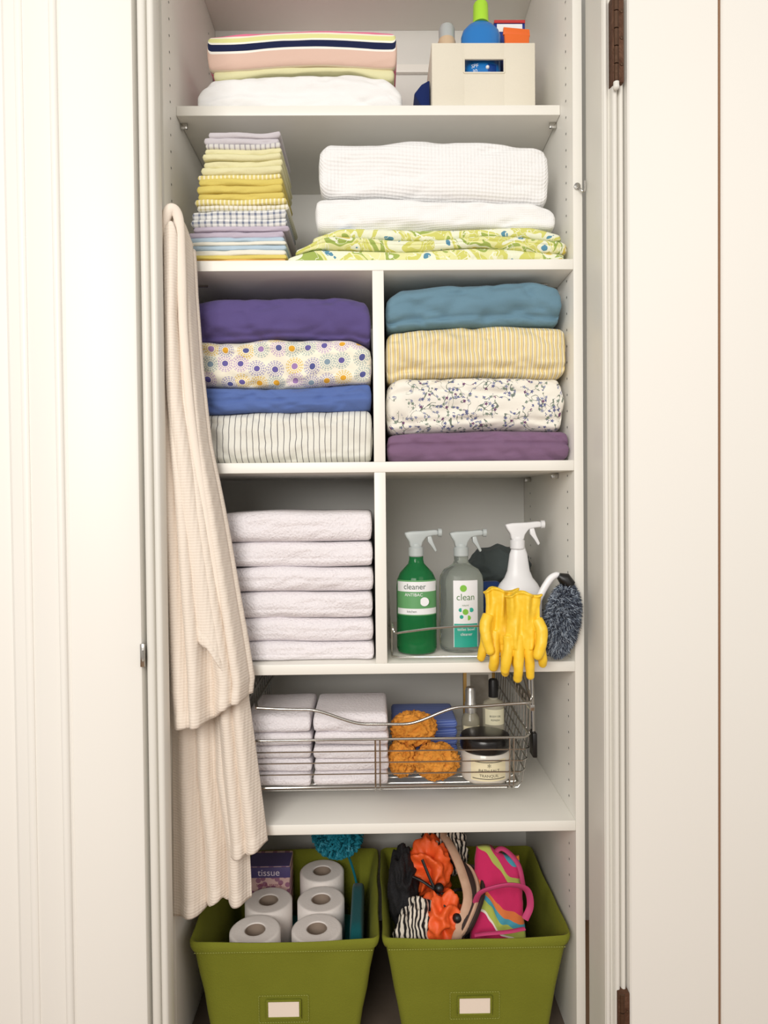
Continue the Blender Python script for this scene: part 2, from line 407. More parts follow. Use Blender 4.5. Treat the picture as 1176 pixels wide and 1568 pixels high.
drape('robe_body',L1,R1,[(0,1.60),(.25,1.635),(.6,1.64),(.85,1.625),(1,1.585)],[(0,.700),(.25,.712),(.6,.726),(.8,.750),(1,.762)],-.054,
  [(.15,.05,.10,.018,.5),(.45,-.05,.09,.026,.3),(.66,.08,.07,.018,.6),(.31,.02,.025,-.012,.3),(.565,.04,.02,-.012,.4),(.86,.02,.05,.020,.6),(.775,.06,.018,-.012,.8),(.955,.0,.012,-.006,1)],robem,R,seed=1,curl=.026)
L1b=neg([(1.62,-.374),(1.37,-.374),(1.08,-.352),(.80,-.33)]); R1b=neg([(1.62,-.342),(1.45,-.352),(1.3,-.345),(1.105,-.316),(.95,-.291),(.82,-.27)])
drape('robe_lapel',L1b,R1b,[(0,1.60),(.6,1.615),(1,1.57)],[(0,.89),(.5,.86),(1,.80)],-.080,[(.6,0,.25,.006,1),(.3,0,.03,-.006,1)],robem,R,seed=7,curl=.028,th=.005,k=1)
L2=neg([(.78,-.30),(.60,-.288),(.45,-.2765)]); R2=neg([(.80,-.252),(.62,-.232),(.478,-.2143)])
drape('robe_front_panel',L2,R2,.80,[(0,.452),(.5,.462),(1,.478)],-.034,[(.25,0,.12,.014,.8),(.7,0,.15,.014,.8),(.47,0,.04,-.008,.8)],robem,R,seed=2,curl=.014,nt=70,k=1.1)
L3=neg([(.78,-.391),(.34,-.3905)]); R3=neg([(.80,-.27),(.60,-.275),(.46,-.250),(.36,-.2475)])
drape('robe_back_panel',L3,R3,.80,[(0,.329),(.3,.338),(.5,.352),(.62,.368),(.7,.353),(1,.362)],-.006,[(.15,.1,.1,.020,.5),(.45,.12,.08,.022,.5),(.80,.05,.08,.024,.6),(.33,.1,.03,-.012,.7),(.66,.06,.03,-.012,.7)],robem,R,seed=3,curl=.008,nt=80,k=1.15)
m=MB(); m.tube([(-.378,-.068,1.56),(-.372,-.078,1.61),(-.358,-.082,1.638),(-.345,-.078,1.622),(-.3425,-.074,1.54),(-.340,-.074,1.42),(-.329,-.074,1.27),(-.308,-.074,1.12),(-.288,-.072,.98),(-.277,-.066,.90)],[.007,.009,.010,.009,.0085,.008,.008,.007,.005,.003],0,14,smooth=8,flat=.7)
m.build('robe_collar_roll',cloth('robe_collar_cotton',(.915,.87,.82)),R)
m=MB(); m.tube([(-.425,-.045,1.66),(-.40,-.045,1.655),(-.372,-.045,1.64),(-.365,-.045,1.66)],.004,0,10,smooth=5); m.box(-.4255,-.419,-.06,-.03,1.63,1.69,0,.002); m.build('hook',chrome,R)

# ---------------------------------------------------------------- top shelf
P=empty('folded_pillow')
fold('pillow',cloth('pillow_cotton',(.93,.93,.93)),P,-.359,.064,1.9158,[(-.359,1.965),(-.32,1.984),(-.2,1.994),(-.05,2.0),(.02,1.992),(.064,1.965)],.10,.28,2.8,.045,.004,1,crease=(.45,),cd=.005,dr=.003)
P=empty('striped_beach_towel')
bt=bands('towel_bands',[(0,(.90,.84,.76)),(.06,(.86,.74,.68)),(.33,(.94,.93,.90)),(.37,(.12,.15,.28)),(.49,(.95,.94,.90)),(.525,(.87,.87,.60)),(.61,(.93,.92,.84)),(.645,(.90,.48,.60))],0.0,.112)
fold('towel_lower',cloth('towel_yellow',(.86,.85,.68)),P,-.325,.048,[(-.322,1.985),(-.2,1.998),(-.05,2.002),(.046,1.985)],[(-.32,2.010),(.04,2.010)],.112,.26,2.4,.015,.0015,2)
fold('towel_upper',bt,P,-.334,.053,[(-.334,2.0),(-.1,2.011),(.053,2.004)],[(-.334,2.066),(-.25,2.074),(-.1,2.081),(.0,2.078),(.053,2.073)],.10,.27,3.4,.012,.0014,0,fr=.45)
B=empty('canvas_storage_box')
canv=plain('canvas',(.87,.845,.78),.9,0,(600,.5,.001),.012)
m=MB(); x0,x1,z0,z1=.124,.336,1.9158,2.053; yf=.105;yb=.36
m.box(x0,.1905,yf,yf+.006,z0,z1,0,.001); m.box(.272,x1,yf,yf+.006,z0,z1,0,.001)
m.box(.190,.2725,yf,yf+.006,z0,1.992,0,.001); m.box(.190,.2725,yf,yf+.006,2.0205,z1,0,.001)
m.box(x0,x0+.006,yf+.006,yb,z0,z1,0,.001); m.box(x1-.006,x1,yf+.006,yb,z0,z1,0,.001); m.box(x0,x1,yb,yb+.006,z0,z1,0,.001); m.box(x0+.006,x1-.006,yf+.006,yb,z0,z0+.005,0,.001)
m.build('box_walls',canv,B)
m=MB(); 
for z in (1.992,2.0205): m.tube([(.190,yf-.0005,z),(.2725,yf-.0005,z)],.0018,0)
for x in (.190,.2725): m.tube([(x,yf-.0005,1.992),(x,yf-.0005,2.0205)],.0018,0)
m.build('cutout_stitching',canv,B)
blue=plain('blue_bottle',(.10,.46,.76),.3,coat=.3); lime=plain('lime_cap',(.66,.86,.22),.35)
b=empty('sunscreen_bottle'); m=MB(); X,Y=.231,.143
m.lathe([(.036,0),(.040,.006),(.042,.08),(.042,.165),(.038,.178),(.027,.190),(.017,.196),(.016,.197)],X,Y,1.922,0,40,1,.6)
m.lathe([(.0165,0),(.0155,.038),(.0135,.042),(.005,.043)],X,Y,2.117,1,30)
W_=(X,Y,.0422,.0254); m.text('SPF',.011,.214,2.012,2,W_); m.text('30',.011,.214,2.001,2,W_); m.sector(X,Y,.0422,.0254,2.004,2.020,.25,.75,3); m.ball((.2405,.1185,2.012),.004,2)
m.build('bottle',[blue,lime,whitep,plain('blue_panel',(.05,.25,.55),.4)],b)
b=empty('lotion_bottle'); m=MB()
m.lathe([(.017,0),(.019,.004),(.019,.160),(.017,.166)],.160,.15,1.922,0,30); m.lathe([(.0170,0),(.0170,.022),(.014,.029),(.008,.030)],.160,.15,2.087,1,30); m.build('bottle',[plain('beige_plastic',(.80,.70,.58),.4),plain('grey_cap',(.72,.74,.74),.3,.2)],b)
b=empty('orange_sunscreen_tube'); m=MB()
m.poly([(.285,1.925),(.32,1.925),(.329,2.080),(.276,2.084)],.120,.130,0,.003); m.poly([(.274,2.082),(.330,2.078),(.329,2.092),(.275,2.097)],.122,.128,0,.001); m.build('tube',plain('orange_plastic',(.90,.42,.15),.35),b)
b=empty('blue_toothpaste_box'); m=MB()
m.box(.262,.328,.160,.175,1.925,2.135,0,.001); m.box(.268,.322,.1585,.1605,2.112,2.128,1,.0); m.box(.262,.328,.1578,.1598,2.130,2.136,2,0); m.build('carton',[plain('carton_navy',(.10,.22,.55),.4),whitep,plain('carton_red',(.75,.2,.2),.4)],b)
b=empty('navy_pouch'); m=MB(); m.poly([(.088,1.965),(.104,1.985),(.122,1.995),(.122,1.93),(.110,1.93)],.13,.30,0,.004); m.box(.100,.122,.14,.29,1.9158,1.932,0,.002); m.build('pouch',cloth('navy_cloth',(.10,.16,.36)),b)

# ---------------------------------------------------------------- second shelf
N=empty('napkin_stack')
lav=cloth('n_lav',(.78,.76,.78)); py=cloth('n_paleyellow',(.87,.85,.68)); yel=cloth('n_mustard',(.84,.77,.42)); yel2=stripes('n_yelstripe',(.86,.80,.50),(.93,.9,.78),.008,.4)
gg=gingham('n_gingham',(.90,.90,.89),(.46,.49,.57)); lv2=cloth('n_lilac',(.74,.70,.76)); lb=cloth('n_blue',(.70,.78,.84)); cr=cloth('n_cream',(.90,.89,.84)); og=cloth('n_orange',(.90,.72,.45)); st=stripes('n_grey',(.83,.82,.80),(.66,.64,.66),.01,.3)
ck=gingham('n_check',(.90,.89,.84),(.72,.68,.50),.009)
lay=[(og,.010),(yel,.007),(cr,.010),(lb,.009),(cr,.007),(lb,.009),(lv2,.011),(lv2,.009),(gg,.015),(gg,.016),(ck,.011),(yel2,.010),(yel,.012),(yel,.014),(yel,.013),(yel2,.009),(py,.014),(py,.012),(py,.011),(py,.010),(st,.010),(lav,.012),(lav,.010)]
z=1.5765; tot=sum(t for _,t in lay); k=.250/tot; L=len(lay)
for i,(mt,t) in enumerate(lay):
    t*=k; f=i/L; r=random.uniform(-.005,.005)
    sag=lambda z0:[(-.4,z0-.004*math.sin(f*3.1)),(-.30,z0+.003*f),(-.22,z0+.001),(-.14,z0+.010*f)]
    fold('napkin_%d'%i,mt,N,-.359+.045*f**1.3+r,-.166-.012*f+r*.6+(.006 if 6<i<12 else 0),sag(z),sag(z+t*1.06),.02+abs(r),.16,2.4,.006,.0022,i+3,nx=44,nF=14,wf=1.9)
    z+=t
Q=empty('floral_quilt'); qm=quiltmat('quilt_print')
fold('quilt_lower',qm,Q,-.166,.372,1.5765,[(-.17,1.588),(-.1,1.602),(.05,1.597),(.2,1.604),(.37,1.592)],.012,.30,2.2,.03,.0025,1,wf=1.3)
fold('quilt_middle',qm,Q,-.150,.377,[(-.17,1.588),(-.1,1.602),(.05,1.597),(.2,1.604),(.37,1.592)],[(-.15,1.603),(-.08,1.626),(.1,1.619),(.25,1.627),(.37,1.616)],.010,.30,2.2,.03,.0025,2,wf=1.3,crease=(.5,),cd=.004)
fold('quilt_upper',qm,Q,-.118,.366,[(-.12,1.603),(-.06,1.626),(.1,1.619),(.25,1.627),(.37,1.616)],[(-.12,1.63),(-.05,1.644),(.15,1.640),(.3,1.645),(.37,1.630)],.018,.29,2.2,.02,.002,3,wf=1.2)
W=empty('white_blanket')
wm=waffle('blanket_weave',(.93,.93,.93),.007,.45); wm2=waffle('blanket_fine',(.93,.93,.93),.004,.25)
fold('blanket_lower',wm2,W,-.112,.359,[(-.112,1.643),(.1,1.646),(.25,1.650),(.359,1.647)],[(-.11,1.712),(0,1.712),(.15,1.705),(.3,1.700),(.359,1.688)],.028,.28,3.0,.022,.0045,4,dr=.003)
fold('blanket_upper',wm,W,-.105,.347,[(-.11,1.714),(0,1.712),(.15,1.705),(.3,1.700),(.359,1.695)],[(-.1,1.812),(-.08,1.819),(.0,1.818),(.08,1.825),(.2,1.822),(.3,1.816),(.345,1.806)],.030,.28,3.2,.024,.006,5,fr=.7,wf=.8)

# ---------------------------------------------------------------- sheets
E=empty('folded_sheet_stack')
bl=[1.1927,[(-.37,1.288),(-.2,1.293),(0,1.295)],[(-.37,1.342),(-.2,1.338),(-.1,1.343),(0,1.349)],[(-.37,1.428),(-.3,1.428),(-.15,1.436),(-.05,1.432),(0,1.418)],[(-.37,1.502),(-.3,1.512),(-.15,1.517),(-.06,1.518),(-.02,1.508),(0,1.49)]]
ms=[stripes('ticking',(.88,.875,.84),(.42,.41,.42),.0115,.13),cloth('sheet_blue',(.35,.44,.67)),medallion('medallion_print'),cloth('sheet_violet',(.355,.31,.51))]
nm=['ticking_sheet','blue_sheet','medallion_sheet','violet_sheet']
for i in range(4):
    fold(nm[i],ms[i],E,[-.345,-.36,-.365,-.372][i],[-.0045,-.006,-.005,-.006][i],bl[i],bl[i+1],.014+.003*(i%2),.31,[3.2,2.6,3.0,3.0][i],.018,[.004,.006,.006,.005][i],11+i,crease=[(.03,),(.5,),(.55,),(.12,)][i],cd=.005,wf=1.3,dr=.006,fr=.85)
E2=empty('folded_sheet_stack')
br=[1.1927,[(.02,1.245),(.1,1.250),(.25,1.254),(.37,1.250)],[(.02,1.345),(.06,1.358),(.2,1.358),(.37,1.356)],[(.02,1.448),(.1,1.454),(.25,1.460),(.37,1.456)],[(.02,1.512),(.06,1.532),(.2,1.541),(.3,1.545),(.36,1.532)]]
ms=[cloth('sheet_plum',(.49,.38,.49)),sprig('sprig_print'),stripes('yellow_stripe',(.92,.89,.78),(.88,.79,.54),.0085,.42,0,(.72,.66,.58)),cloth('sheet_teal',(.41,.54,.61))]
nm=['plum_sheet','sprig_sheet','yellow_striped_sheet','teal_sheet']
for i in range(4):
    fold(nm[i],ms[i],E2,[.0235,.0225,.0225,.0235][i],[.378,.369,.374,.366][i],br[i],br[i+1],.012+.004*(i%2),.31,[2.8,2.9,2.8,2.8][i],.020,[.004,.006,.006,.006][i],21+i,crease=[(.6,),(.2,.72),(.15,),(.2,)][i],cd=.006,wf=1.3,dr=.006,fr=.85)

# ---------------------------------------------------------------- white towels
tw=terry('white_terry',(.94,.92,.935))
E3=empty('bath_towel_stack')
zs=[.8055,.842,.889,.941,.989,1.0387,1.0985]
for i in range(6):
    fold('towel_%d'%i,tw,E3,-.312+.003*(i%3),-.0055-.001*((i*7)%3),zs[i]+.0005,[(-.31,zs[i+1]-.003),(-.2,zs[i+1]+.0015),(-.09,zs[i+1]-.001),(0,zs[i+1]-.002)],.018+.004*((i*5)%3)/3,.32,2.6,.012,.0028,31+i,crease=(.5,) if i%2 else (.35,),cd=.002,wf=1.2)
E4=empty('hand_towel_stack')
def minis(P,x0,x1,sd):
    zz=[.5535,.581,.607,.632,.658,.698]
    for i in range(5): fold('towel_%d'%i,tw,P,x0+.002*(i%2),x1-.002*((i+1)%2),zz[i],zz[i+1]-.001,.035+.003*(i%2),.165,2.4,.012,.0028,sd+i,nx=50)
minis(E4,-.262,-.131,41); E5=empty('hand_towel_stack'); minis(E5,-.128,.022,51)

# ---------------------------------------------------------------- spray bottles
def trig(m,x,y,z,mi,sc=1.0,flip=1):
    p=lambda L:[(x+a*sc*flip/1000,z+b*sc/1000) for a,b in L]
    m.lathe([(.0135,-.002),(.0155,0),(.0155,.016),(.012,.019),(.011,.024)],x,y,z-.018,mi,28)
    m.poly(p([(-13,0),(-15,12),(-21,20),(-26,31),(-12,34),(20,35),(40,37),(47,36),(48,25),(36,24),(22,21),(14,10),(12,0)]),y-.009*sc,y+.009*sc,mi,.0035,seg=3)
    m.poly(p([(24,23),(33,24),(37,10),(45,-8),(41,-12),(33,1),(25,11)]),y-.006,y+.006,mi,.002)
    m.lathe([(.007,0),(.0085,.001),(.0085,.008),(.006,.009)],x+.047*sc*flip,y,z+.0305*sc,mi,16,mat=Matrix.Rotation(PI/2*flip,3,'Y'))
liq=plain('green_liquid',(.14,.50,.28),.08,trans=.4,ior=1.3); 
b=empty('green_spray_bottle'); m=MB(); X,Y,Z=.0825,.092,.8065
m.lathe([(.034,0),(.039,.003),(.041,.010),(.041,.135),(.0395,.150),(.034,.163),(.024,.174),(.0165,.182),(.0145,.190),(.0145,.198)],X,Y,Z,0,48,1,.85)
m.sector(X,Y,.0413,.0353,Z+.080,Z+.155-.004,-1.25,1.25,1); m.sector(X,Y,.0415,.0355,Z+.128,Z+.148,-1.2,1.2,2); m.sector(X,Y,.0415,.0355,Z+.082,Z+.094,-1.2,1.2,2)
W_=(X,Y,.0417,.0357)
m.text('cleaner',.016,X-.006,Z+.133,3,W_); m.text('ANTIBAC',.009,X-.008,Z+.119,2,W_); m.text('kitchen',.007,X-.012,Z+.086,3,W_)
m.lathe([(.009,0),(.009,.0004)],X+.014,Y-.0345,Z+.108,2,20,mat=Matrix.Rotation(PI/2,3,'X'))
trig(m,X,Y,Z+.216,4,.95)
m.build('bottle',[liq,plain('label_green',(.38,.62,.40),.4),whitep,plain('label_ink',(.12,.25,.15),.5),greyp],b)
b=empty('clear_spray_bottle'); m=MB(); X,Y,Z=.1765,.105,.8065
m.lathe([(.038,0),(.043,.003),(.046,.012),(.046,.140),(.044,.155),(.036,.168),(.022,.176),(.0165,.181),(.0145,.186),(.0145,.198)],X,Y,Z,0,48,1,.72)
W_=(X,Y,.0467,.0338)
m.sector(X,Y,.0463,.0334,Z+.012,Z+.148,-.45,.70,1); m.sector(X,Y,.0465,.0336,Z+.012,Z+.06,-.42,.67,2)
m.text('clean',.019,X+.005,Z+.108,4,W_); m.text('toilet bowl',.0085,X+.006,Z+.046,3,W_); m.text('cleaner',.0085,X+.006,Z+.036,3,W_); m.text('natural',.005,X+.004,Z+.096,4,W_)
for i,(dx,dz,r) in enumerate([(-.006,.088,.004),(.004,.084,.006),(.016,.088,.0045),(.01,.072,.005),(-.004,.074,.004),(.0,.132,.007)]): m.lathe([(r,0),(r,.0003)],X+dx,Y-.0337+abs(dx)*.12,Z+dz,5 if i%2 else 2,14,mat=Matrix.Rotation(PI/2,3,'X'))
trig(m,X,Y,Z+.214,6,.95)
m.build('bottle',[plain('clear_plastic',(.86,.89,.86),.08,trans=.85,ior=1.2),whitep,plain('label_teal',(.16,.66,.58),.4),whitep,plain('label_grey_ink',(.35,.5,.3),.5),plain('label_lime',(.5,.75,.25),.5),greyp],b)
b=empty('white_spray_bottle'); m=MB(); X,Y,Z=.302,.135,.8065
m.lathe([(.042,0),(.047,.004),(.049,.05),(.049,.108),(.047,.120),(.040,.133),(.030,.145),(.024,.160),(.021,.180),(.019,.195),(.015,.207),(.0145,.210)],X,Y,Z,0,48,1,.62)
trig(m,X-.002,Y,Z+.226,0,1.05); m.build('bottle',[whitep],b)
b=empty('dark_cleaning_pouch'); blob('pouch',cloth('pouch_dark',(.20,.21,.22)),b,(.292,.32,.884),(.066,.050,.068),.10,1.6,4); blob('flap',cloth('pouch_grey',(.30,.33,.33)),b,(.290,.30,.965),(.072,.04,.045),.12,1.6,6); 
b=empty('blue_cleaning_cloth'); fold('cloth',cloth('micro_blue',(.18,.26,.46)),b,.215,.285,.8105,.935,.200,.040,2.2,.02,.004,61,nx=40)
t=empty('wire_tray'); m=MB()
zr=.866
m.tube([(.030,.36,zr+.03),(.030,.20,zr+.012),(.030,.045,zr+.008),(.036,.024,zr-.006),(.055,.018,zr-.004),(.13,.018,zr+.004),(.22,.018,zr+.006),(.30,.018,zr+.004),(.352,.024,zr),(.362,.05,zr+.004),(.362,.36,zr+.02)],.0022,0,8,smooth=6)
m.tube([(.030,.36,.812),(.030,.030,.812),(.045,.020,.812),(.35,.020,.812),(.362,.04,.812),(.362,.36,.812)],.002,0,8)
for x in (.03,.362):
    for y in (.06,.2,.34): m.tube([(x,y,.812),(x,y,zr+.006)],.0015,0,6)
m.build('wires',chrome,t)
# gloves : limp, hanging cuff up, fingers down
rub=plain('yellow_rubber',(.96,.79,.20),.42,0,(90,.1,.002),.012)
def glove(name,cx,cy,zt,w,sd,tips,th=1,lean=0):
    G_=empty(name); m=MB()
    pz=[zt,zt-.010,zt-.026,zt-.045,zt-.065,zt-.082,zt-.095,zt-.102]
    hw=[w*.68,w*.64,w*.60,w*.60,w*.65,w*.68,w*.66,w*.58]
    n=56; vs=[]
    fl=lambda a,z:.0035*math.sin(math.cos(a)*7+sd+z*22)+.0018*math.sin(math.cos(a)*13+sd*2-z*50)
    for z,h in zip(pz,hw):
        for k in range(n):
            a=2*PI*k/n
            vs.append((cx+lean*(zt-z)+h*math.cos(a),cy+.0092*math.sin(a)+fl(a,z),z+.004*math.sin(math.cos(a)*4+sd)*(1 if z==zt else 0)))
    f=[(i*n+k,i*n+(k+1)%n,(i+1)*n+(k+1)%n,(i+1)*n+k) for i in range(len(pz)-1) for k in range(n)]
    f+=[tuple(range(n-1,-1,-1)),tuple((len(pz)-1)*n+k for k in range(n))]
    m.add(vs,f)
    bx=cx+lean*.09
    for i,(dx,dz,dy) in enumerate(tips):
        r=.0092; rx=bx+(-1.5+i)*w*.385
        z0=zt-.090
        m.tube([(rx,cy,z0+.012),(rx+dx*.15,cy-.002+dy*.5,z0-(z0-dz)*.3),(rx+dx*.65,cy-.003+dy,z0-(z0-dz)*.7),(rx+dx,cy+.001+dy*.4,dz)],[r,r*1.04,r*.98,r*.9],0,14,smooth=6)
        m.ball((rx+dx,cy+.001+dy*.4,dz),r*.9)
    s=th
    P=[(bx+s*w*.48,cy-.004,zt-.048),(bx+s*w*.62,cy-.011,zt-.066),(bx+s*w*.58,cy-.016,zt-.090),(bx+s*w*.46,cy-.017,zt-.112)]
    m.tube(P,[.0105,.0110,.0100,.0088],0,14,smooth=6); m.ball(P[-1],.0088)
    m.tube([(cx+w*.68*math.cos(2*PI*k/56),cy+.0092*math.sin(2*PI*k/56)+fl(2*PI*k/56,zt),zt-.001+.004*math.sin(math.cos(2*PI*k/56)*4+sd)) for k in range(57)],.0022,0,8)
    o=m.build('glove',rub,G_,180)
    q=o.modifiers.new('r','REMESH'); q.mode='VOXEL'; q.voxel_size=.0012; q.use_smooth_shade=True
    q=o.modifiers.new('s','SMOOTH'); q.iterations=4; q.factor=.5
    tx=bpy.data.textures.new('wr'+name,'CLOUDS'); tx.noise_scale=.03
    q=o.modifiers.new('d','DISPLACE'); q.texture=tx; q.strength=.0035; q.mid_level=.5; q.texture_coords='GLOBAL'
glove('rubber_glove',.237,-.016,.947,.048,3,[(-.009,.818,.002),(-.004,.800,-.004),(.001,.788,.002),(.003,.806,-.002)],-1,-.03)
glove('rubber_glove',.273,-.044,.943,.050,2,[(-.006,.800,.002),(-.002,.785,-.004),(.003,.789,.003),(.007,.812,-.003)],1,.0)
# duster
b=empty('microfiber_duster'); m=MB(); cx,cy,cz=.351,-.014,.889
rt=Matrix.Rotation(math.radians(10),3,'Y')
bb=bmesh.new(); bmesh.ops.create_icosphere(bb,subdivisions=4,radius=1)
for v in bb.verts: v.co=rt@Vector((v.co.x*.028,v.co.y*.018,v.co.z*.066))+Vector((cx+.002,cy,cz))
m.bm(bb,0)
RR=random.Random(5)
for i in range(6500):
    u=RR.uniform(-1,1); a=RR.uniform(0,2*PI); q=math.sqrt(1-u*u)
    n=Vector((q*math.cos(a),q*math.sin(a),u)); p=rt@Vector((n.x*.028,n.y*.018,n.z*.066))+Vector((cx+.002,cy,cz))
    d=(rt@n+Vector([RR.uniform(-.8,.8) for _ in range(3)])+Vector((0,0,-.2))).normalized(); l=RR.uniform(.006,.013)
    s_=d.orthogonal().normalized()*.0009; t_=d.cross(s_)
    k=p+d*l*.6+Vector((0,0,-.001)); e=p+d*l+Vector((0,0,-.003))
    m.add([p+s_,p-s_*.5+t_*.8,p-s_*.5-t_*.8,k+s_,k-s_*.5+t_*.8,k-s_*.5-t_*.8,e],[(0,1,4,3),(1,2,5,4),(2,0,3,5),(3,4,6),(4,5,6),(5,3,6)],1+(i%3))
m.tube([(.297,cy+.004,.835),(.298,cy+.004,.880),(.309,cy+.004,.925),(.330,cy+.004,.963),(.345,cy+.004,.973),(.350,cy+.004,.968)],[.003,.005,.007,.007,.006,.004],4,12,smooth=5,flat=.8,up=(0,1,0))
m.tube([(.347,cy,.972),(.358,cy,.966),(.370,cy,.953)],[.006,.013,.011],5,12)
m.build('brush',[plain('brush_core',(.16,.17,.20),.9),plain('fib1',(.36,.40,.46),.95),plain('fib2',(.62,.66,.71),.95),plain('fib3',(.18,.20,.26),.95),whitep,blackp],b)

# ---------------------------------------------------------------- pull-out wire basket
K=empty('wire_basket'); m=MB()
WP=[(x/1000,.004,interp([(-.30,.724),(-.14,.717),(-.02,.687),(.05,.686),(.165,.718),(.302,.724)],x/1000)) for x in range(-232,295,8)]
m.tube(WP+[(.297,.008,.724),(.302,.03,.724),(.302,.40,.724)],.0030,0,10)
m.tube([(-.232,.40,.724),(-.238,.03,.724),WP[0]],.003,0,10)
m.tube([(-.238,.40,.724),(.302,.40,.724)],.003,0,10)
m.tube([(-.236,.008,.656),(.285,.008,.656),(.298,.02,.656),(.300,.40,.656)],.0026,0,10)
for z,x in ((.632,.296),(.610,.292),(.588,.288)):
    m.tube([(-.265,.028,z),(-.262,.012,z),(-.25,.010,z),(x-.01,.010,z),(x,.02,z),(x,.40,z)],.0014,0,6)
m.tube([(-.26,.012,.562),(.262,.012,.562),(.275,.022,.562),(.278,.40,.562)],.0026,0,8)
for x in (-.236,-.005,.004,.256,.264):
    m.tube([(x,.006,.656),(x,.008,.575),(x,.012,.558),(x,.024,.549),(x,.40,.549)],.0018 if x<.25 and x!=.004 else .0016,0,8)
for i in range(14):
    y=.03+i*.028
    m.tube([(.302,y,.724),(.300,y,.656),(.284,y,.56),(.276,y,.549),(-.262,y,.549),(-.268,y,.724)],.0011,0,6)
m.tube([(-.268,.03,.724),(-.268,.40,.724)],.0028,0,8)
for x in (-.272,.305):
    m.tube([(x,.05,.72),(x,.055,.783)],.0028,0,8); m.tube([(x,.39,.72),(x,.39,.783)],.0028,0,8)
    m.box(x-.004,x+.006,.03,.40,.700,.712,0,.001)
m.tube([(.302,.03,.724),(.300,.13,.783)],.0028,0,8)
m.tube([(-.235,.40,.724),(-.235,.40,.783)],.002,0); m.tube([(-.01,.40,.724),(-.01,.40,.783)],.002,0)
m.box(.303,.312,.015,.045,.612,.660,1,.002)
m.tube([(.3075,.03,.66),(.3075,.04,.783)],.003,0)
m.build('wires',[chrome,blackp],K)
sp=plain('sea_sponge',(.88,.58,.20),.95,0,(300,1,.003),.09,vs=60)
b=empty('sea_sponge'); blob('sponge',sp,b,(.074,.085,.650),(.046,.036,.034),.18,2.4,3,5,True,None,.26)
b=empty('sea_sponge'); blob('sponge',sp,b,(.118,.055,.594),(.044,.034,.036),.18,2.4,8,5,True,None,.26)
b=empty('sea_sponge'); blob('sponge',sp,b,(.050,.075,.594),(.030,.036,.036),.18,2.4,12,5,True,None,.26)
b=empty('bath_salt_jar'); m=MB(); X,Y,Z=.2195,.078,.5515
m.lathe([(.044,0),(.048,.003),(.050,.010),(.050,.052),(.047,.058),(.046,.062)],X,Y,Z,0,48)
m.lathe([(.048,0),(.050,.002),(.051,.006),(.051,.022),(.049,.027),(.040,.029),(.001,.029)],X,Y,Z+.060,1,48)
m.sector(X,Y,.0504,.0504,Z+.010,Z+.052,-.75,.75,2); m.sector(X,Y,.0506,.0506,Z+.014,Z+.0155,-.68,.68,3); m.sector(X,Y,.0506,.0506,Z+.047,Z+.0485,-.68,.68,3)
m.text('BATH SALT',.0085,X,Z+.028,3,(X,Y,.0507,.0507)); m.text('TRANQUIL',.008,X,Z+.018,3,(X,Y,.0507,.0507)); m.text('*',.018,X,Z+.032,3,(X,Y,.0507,.0507))
m.build('jar',[plain('jar_glass',(.86,.84,.80),.15),plain('jar_lid',(.10,.09,.09),.25),plain('jar_label',(.92,.88,.74),.6),plain('jar_ink',(.2,.18,.15),.6)],b)
b=empty('pump_lotion_bottle'); m=MB(); m.lathe([(.018,0),(.020,.004),(.020,.085),(.018,.095),(.013,.102),(.013,.104)],.203,.17,.5515,0,30); m.lathe([(.0125,0),(.0125,.022),(.011,.024),(.0115,.05),(.009,.056)],.203,.17,.654,1,30); m.sector(.203,.17,.0203,.0203,.60,.63,-1,1,2); m.build('bottle',[plain('glass_amber',(.70,.68,.60),.15,trans=.4),plain('silver_cap',(.75,.74,.72),.25,.7),plain('lab_cream',(.90,.86,.72),.6)],b)
b=empty('perfume_bottle'); m=MB(); m.lathe([(.022,0),(.0235,.003),(.0235,.118),(.021,.128),(.010,.134),(.009,.140)],.252,.165,.5515,0,32); m.lathe([(.0105,0),(.0105,.034),(.009,.038),(.001,.038)],.252,.165,.690,1,24); m.sector(.252,.165,.0239,.0239,.635,.668,-1,1,2); m.text('BODY OIL',.0055,.252,.652,1,(.252,.165,.0243,.0243)); m.text('REFRESH',.005,.252,.644,1,(.252,.165,.0243,.0243)); m.build('bottle',[plain('glass_pale',(.80,.78,.70),.1,trans=.4),blackp,plain('lab_cream2',(.90,.88,.76),.6)],b)
b=empty('blue_washcloth_stack')
for i in range(5): fold('washcloth_%d'%i,stripes('wash%d'%i,(.34,.42,.70),(.48,.56,.80),.006,.4,1),b,.032,.172,.5525+i*.0182,.5715+i*.0182,.15,.13,2.2,.01,.001,70+i,nx=30,nF=14)
b=empty('picture_frame'); m=MB(); m.box(.198,.272,.255,.262,.5525,.735,0,.002); m.box(.206,.264,.2535,.2555,.56,.727,1,0); m.box(.214,.256,.2525,.2538,.57,.715,2,0); m.build('frame',[plain('gilt',(.62,.48,.24),.4,.5),plain('mat_board',(.85,.83,.78),.7),plain('photo_tone',(.50,.47,.42),.6,0,None,.15,vs=40)],b)

